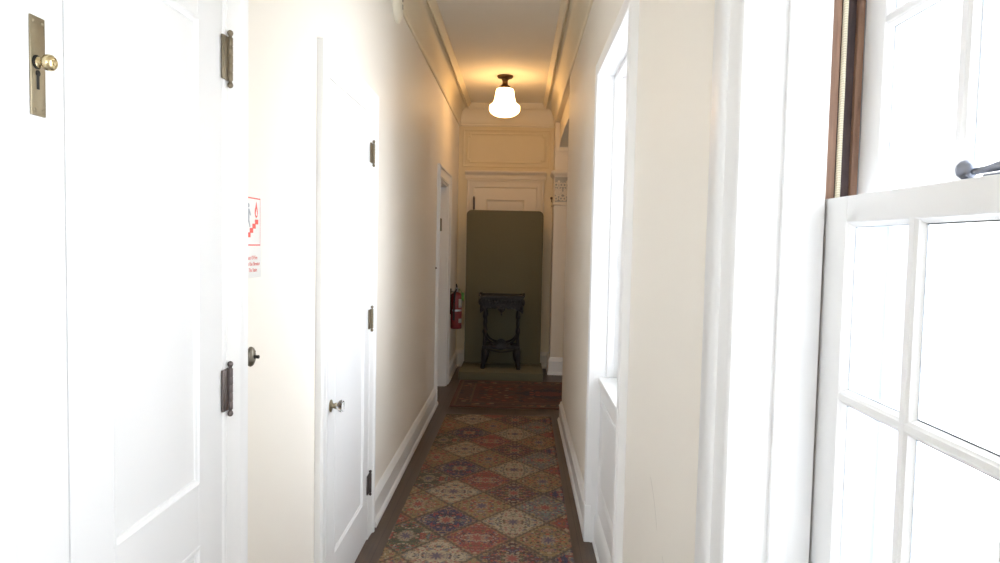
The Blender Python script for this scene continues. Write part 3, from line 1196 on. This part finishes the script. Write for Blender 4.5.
# lyre-shaped side brackets curving down into the lower stretcher
for sy_ in (-1, 1):
    b = MB()
    for s in (-1, 1):
        pts = []
        for k in range(13):
            t = k / 12 * pi / 2
            pts.append((tx + s * (.176 - .150 * (1 - cos(t))), ty + sy_ * .112, tz + .40 - .125 * sin(t)))
        b.tube([(tx + s * .180, ty + sy_ * .112, tz + .50)] + pts, [.009] + [.010 + .004 * k / 12 for k in range(13)], 8)
    b.build('bracket', M['ebony'], E)
b = MB()
b.prism([(-.19, .235), (-.19, .262), (-.10, .272), (0, .276), (.10, .272), (.19, .262), (.19, .235), (.12, .222), (.06, .228), (0, .216), (-.06, .228), (-.12, .222)], lambda u, v, h: Vector((tx + u, ty - .128 + h, tz + v)), 0, .022)
b.prism([(-.19, .235), (-.19, .262), (0, .272), (.19, .262), (.19, .235), (0, .222)], lambda u, v, h: Vector((tx + u, ty + .106 + h, tz + v)), 0, .022)
b.prism(rrect(.185, .105, .03), f, .238, .256)
for s in (-1, 1):
    b.box(tx + s * .19 - .011, tx + s * .19 + .011, ty - .11, ty + .11, tz + .232, tz + .262, .003)
    b.ball((tx + s * .085, ty - .122, tz + .250), .017, 2, (2, .8, .8))
b.tube([(tx + u, ty - .12, tz + .205 - .012 * cos(u / .19 * pi)) for u in [(-.185 + .37 * k / 16) for k in range(17)]], .009, 8)
b.build('stretcher', M['ebony'], E, bevel=.002)
b = MB()
b.prism([(-.062, .268)] + [(-.060 * cos(k * pi / 14), .272 + .070 * sin(k * pi / 14)) for k in range(15)] + [(.062, .268)], lambda u, v, h: Vector((tx + u, ty - .125 + h, tz + v)), 0, .02)
for k in range(7):
    a = pi * (k + .5) / 7
    b.ball((tx + .04 * cos(a), ty - .127, tz + .274 + .042 * sin(a)), .010, 1)
b.build('crest', M['ebony'], E)

# ------------------------------------------------------------------ fire extinguisher on the left wall
ex, ey, ez = XL + .072, 7.66, .555
E = empty('fire_extinguisher', (ex, ey, ez))
tag(E, 'red fire extinguisher hanging on the left wall beside the doorway', 'fire extinguisher')
T0 = Matrix.Translation((ex, ey, ez))
b = MB()
b.lathe([(.050, 0), (.0595, .006), (.0600, .020), (.0600, .352), (.058, .372), (.050, .388), (.036, .397), (.024, .400), (.022, .405), (0, .405)], T0, 36)
b.build('cylinder', M['red'], E)
b = MB()
b.lathe([(.019, .400), (.021, .405), (.021, .430), (.015, .436), (.013, .452), (0, .452)], T0, 20)
b.box(ex - .012, ex + .012, ey - .055, ey + .03, ez + .442, ez + .450, .002)
b.build('valve', M['steel'], E)
b = MB()
b.tube([(ex, ey + .03, ez + .432), (ex, ey - .02, ez + .440), (ex, ey - .105, ez + .424)], [.009, .009, .008], 8)
b.build('carry_handle', M['black'], E)
b = MB()
b.tube([(ex, ey + .02, ez + .455), (ex, ey - .03, ez + .478), (ex + .004, ey - .10, ez + .495)], [.008, .009, .006], 8)
b.build('squeeze_lever', M['black'], E)
b = MB()
b.lathe([(.017, 0), (.017, .012), (.013, .014), (0, .014)], Matrix.Translation((ex + .018, ey, ez + .425)) @ Matrix.Rotation(radians(90), 4, 'Y'), 18)
b.build('gauge', M['brass'], E)
b = MB()
hs = [(ex - .005, ey - .018, ez + .418), (ex - .01, ey - .05, ez + .415), (ex - .016, ey - .070, ez + .385), (ex - .020, ey - .066, ez + .31), (ex - .022, ey - .064, ez + .20), (ex - .022, ey - .064, ez + .10)]
b.tube(hs, [.009, .010, .010, .010, .010, .013], 10)
b.build('hose', M['black'], E)


def curved_label(name, r, a0, a1, z0, z1, mat):
    b = MB()
    n = 10
    pin = [(ex + (r + .0002) * cos(radians(a0 + (a1 - a0) * k / n)), ey + (r + .0002) * sin(radians(a0 + (a1 - a0) * k / n))) for k in range(n + 1)]
    pout = [(ex + (r + .0012) * cos(radians(a0 + (a1 - a0) * k / n)), ey + (r + .0012) * sin(radians(a0 + (a1 - a0) * k / n))) for k in range(n, -1, -1)]
    b.prism(pin + pout, XY, ez + z0, ez + z1)
    return b.build(name, mat, E)
curved_label('instruction_label', .060, -62, -5, .235, .33, M['label'])
curved_label('inspection_label', .060, -60, -5, .068, .115, M['label'])
curved_label('retaining_band', .0605, -130, 60, .195, .215, M['steel'])
b = MB()
b.tube([(ex + .016, ey - .01, ez + .440), (ex + .045, ey - .02, ez + .425), (ex + .066, ey - .02, ez + .39)], .0025, 6)
b.box(ex + .050, ex + .082, ey - .0215, ey - .0195, ez + .315, ez + .40, .0008)
b.build('inspection_tag', M['greentag'], E)
b = MB()
b.box(XL, XL + .014, ey - .02, ey + .02, ez + .16, ez + .44, .002)
b.box(XL, XL + .05, ey - .012, ey + .012, ez + .40, ez + .408, .001)
b.build('wall_bracket', M['iron'], E)

# ------------------------------------------------------------------ fire sign beside the double door
sy0, sy1, sz0, sz1 = 1.848, 2.004, 1.390, 1.626
E = empty('fire_sign', (XL, (sy0 + sy1) / 2, sz0))
tag(E, 'white and red fire stairs sign on the wall beside the double door casing', 'sign')
b = MB()
b.box(XL, XL + .003, sy0, sy1, sz0, sz1, .0008)
b.build('card', M['sign'], E)
xs = XL + .0031
fl = lambda u, v, h: Vector((xs + h, u, v))
for z_ in (1.6095, 1.4795):
    b = MB()
    b.box(xs, xs + .0004, sy0 + .005, 1.995, z_, z_ + .0033)
    b.build('red_bar', M['signred'], E, smooth=False)
for y_ in (1.9935, sy0 + .005):
    b = MB()
    b.box(xs, xs + .0003, y_, y_ + .0015, 1.4825, 1.6095)
    b.build('side_rule', M['signpink'], E, smooth=False)
b = MB()
for k in range(6):                                  # stair flight rising to the right, square treads
    u0 = 1.967 - k * .0190
    v0 = 1.546 - k * .0122
    b.prism([(u0 - .0118, v0 - .0068), (u0 + .0118, v0 - .0068), (u0 + .0118, v0 + .0068), (u0 - .0118, v0 + .0068)], fl, 0, .0005 + .00002 * k)
b.build('stairs_symbol', M['signred'], E, smooth=False)
b = MB()
fx, fz = 1.964, 1.578
flame = [(0, -.021), (.008, -.017), (.0115, -.007), (.009, .004), (.005, .011), (.0035, .018), (.001, .025), (-.002, .018), (-.004, .011), (-.009, .004), (-.011, -.007), (-.008, -.016)]
b.prism([(fx + u, fz + v) for u, v in flame], fl, 0, .0005)
b.build('flame_symbol', M['signred'], E, smooth=False)
b = MB()
b.prism([(fx + u * .42, fz - .006 + v * .45) for u, v in flame], fl, .0005, .0009)
b.build('flame_core', M['sign'], E, smooth=False)
b = MB()                                            # walking figure on the stairs
px_, pz_ = 1.908, 1.560
b.lathe([(.0062, 0), (.0062, .0005), (0, .0005)], Matrix.Translation((xs, px_, pz_ + .030)) @ Matrix.Rotation(radians(90), 4, 'Y'), 16)
b.prism([(px_ - .007, pz_ + .021), (px_ + .007, pz_ + .021), (px_ + .005, pz_ - .010), (px_ - .005, pz_ - .010)], fl, 0, .0005)
b.prism([(px_ - .005, pz_ - .010), (px_ + .001, pz_ - .010), (px_ - .010, pz_ - .034), (px_ - .015, pz_ - .034)], fl, 0, .0005)
b.prism([(px_ - .001, pz_ - .010), (px_ + .005, pz_ - .010), (px_ + .013, pz_ - .028), (px_ + .008, pz_ - .030)], fl, 0, .0006)
b.prism([(px_ + .006, pz_ + .020), (px_ + .017, pz_ + .004), (px_ + .014, pz_ + .002), (px_ + .004, pz_ + .014)], fl, 0, .0006)
b.build('figure_symbol', M['signgrey'], E, smooth=False)
for k, txt in enumerate(('In Case Of Fire', 'Do Not Use Elevator', 'Use The Stairs')):
    cu = bpy.data.curves.new('sign_text', 'FONT')
    cu.body = txt
    cu.size = .0150
    cu.align_x = 'CENTER'
    cu.extrude = .0002
    tmp = bpy.data.objects.new('sign_text', cu)
    C.objects.link(tmp)
    bpy.context.view_layer.update()
    me = bpy.data.meshes.new_from_object(tmp.evaluated_get(bpy.context.evaluated_depsgraph_get()))
    bpy.data.objects.remove(tmp)
    bpy.data.curves.remove(cu)
    me.materials.clear()
    me.materials.append(M['signpink'])
    o = bpy.data.objects.new('lettering', me)
    C.objects.link(o)
    o.parent = E
    # reading direction +y, up +z, facing +x
    o.rotation_euler = (radians(90), 0, radians(90))
    o.location = Vector((xs + .0003, (sy0 + sy1) / 2, 1.441 - k * .0172)) - E.location

# ------------------------------------------------------------------ small fittings on the left wall
wy, wz = 1.926, 1.170
E = empty('wall_knob', (XL, wy, wz))
tag(E, 'small tarnished oval knob plate with stub on the wall below the fire sign', 'knob')
b = MB()
b.lathe([(.0245, 0), (.0250, .004), (.0225, .009), (.0165, .012), (.012, .0135), (0, .0135)], Matrix.Translation((XL, wy, wz)) @ Matrix.Rotation(radians(90), 4, 'Y') @ Matrix.Diagonal((1.12, .92, 1, 1)), 28)
for a in (60, 240):
    b.ball((XL + .011, wy + .016 * cos(radians(a)), wz + .016 * sin(radians(a))), .0035, 1)
b.build('escutcheon', M['silver'], E)
b = MB()
b.lathe([(.0065, .011), (.0058, .015), (.0045, .019), (.0052, .022), (.0052, .026), (.004, .027), (0, .027)], Matrix.Translation((XL, wy, wz)) @ Matrix.Rotation(radians(90), 4, 'Y'), 16)
b.build('stub', M['iron'], E)

sy_, sz_ = 4.12, 2.855
E = empty('smoke_detector', (XL, sy_, sz_))
tag(E, 'round cream smoke detector on the left wall just under the crown moulding', 'smoke detector')
b = MB()
b.lathe([(.094, 0), (.094, .014), (.088, .022), (.072, .030), (.060, .034), (0, .036)], Matrix.Translation((XL, sy_, sz_)) @ Matrix.Rotation(radians(90), 4, 'Y'), 36)
b.build('housing', M['cream_plastic'], E)
b = MB()
b.box(XL + .028, XL + .036, sy_ + .035, sy_ + .055, sz_ - .004, sz_ + .026, .003)
b.box(XL + .028, XL + .036, sy_ + .035, sy_ + .055, sz_ + .04, sz_ + .055, .003)
b.build('slot', M['iron'], E)

py_, pz_ = 6.27, 1.268
b = MB()
b.lathe([(.010, 0), (.010, .003), (.006, .006), (.006, .012), (0, .013)], Matrix.Translation((XL, py_, pz_)) @ Matrix.Rotation(radians(90), 4, 'Y'), 16)
o = b.build('button_switch', M['bronze'], loc=(XL, py_, pz_))
tag(o, 'tiny dark push button on the left wall before the far doorway', 'button')

# ------------------------------------------------------------------ light
wd = bpy.data.worlds.new('overcast_sky')
S.world = wd
wd.use_nodes = True
bg = wd.node_tree.nodes['Background']
bg.inputs[0].default_value = (.90, .94, 1.0, 1)
bg.inputs[1].default_value = 13.4


# unseen window added to the back wall, lights the jambs from behind the camera
w = struct(empty('added_back_window', (0, YB, .75)))
b = MB()
b.sweep([(BW[0], BW[2]), (BW[1], BW[2]), (BW[1], BW[3]), (BW[0], BW[3])], [(-.09, 0), (-.09, .022), (0, .022), (0, -.09), (.05, -.09), (.05, -.12), (-.09, -.12)], lambda u, v, h: Vector((u, YB + h, v)), True)
b.box(BW[0], BW[1], YB - .12, YB - .085, 1.53, 1.575)
b.build('added_window_frame', M['trim'], w)
b = MB()
b.box(BW[0] + .04, BW[1] - .04, YB - .106, YB - .102, BW[2] + .04, BW[3] - .04)
b.build('glass', M['glass'], w, smooth=False)


def portal(name, loc, rot, sx, sy):
    l = bpy.data.lights.new(name, 'AREA')
    l.shape = 'RECTANGLE'
    l.size, l.size_y = sx, sy
    l.cycles.is_portal = True
    o = bpy.data.objects.new(name, l)
    C.objects.link(o)
    o.location = loc
    o.rotation_euler = rot
    return o
# portals sit in the window openings and only steer sampling of the sky
for nm, W, x in (('sky_portal', W1, .83), ('sky_portal', W2, .83), ('sky_portal', (6.1, 6.6, .9, 2.2), 4.17)):
    portal(nm, (x, (W[0] + W[1]) / 2, (W[2] + W[3]) / 2), (0, radians(90), 0), W[3] - W[2], W[1] - W[0])

portal('sky_portal', ((BW[0] + BW[1]) / 2, YB - .18, (BW[2] + BW[3]) / 2), (radians(90), 0, 0), BW[1] - BW[0], BW[3] - BW[2])

# ------------------------------------------------------------------ camera
R = (0.99941214, 0.02217904, -0.02614325)
FW = (0.02730089, -0.05360644, 0.99818887)
DN = (-0.02073742, 0.9983158, 0.05418043)
ax = lambda k, s=1: Vector((s * R[k], s * FW[k], -s * DN[k]))
right, upv, back = ax(0), ax(1, -1), ax(2, -1)
cam = bpy.data.cameras.new('camera')
co = bpy.data.objects.new('camera', cam)
C.objects.link(co)
mw = Matrix((right, upv, back)).transposed().to_4x4()
mw.translation = Vector((0, 0, 1.5))
co.matrix_world = mw
cam.sensor_width = 36
cam.lens = 702 / 1000 * 36
cam.clip_start = .02
S.camera = co

S.view_settings.view_transform = 'Standard'
S.view_settings.look = 'None'
S.view_settings.exposure = 0.0
S.view_settings.gamma = 1.0
S.view_settings.use_curve_mapping = False
S.cycles.use_denoising = True
S.cycles.max_bounces = 14
S.cycles.diffuse_bounces = 10
S.cycles.transparent_max_bounces = 12
S.cycles.sample_clamp_indirect = 8
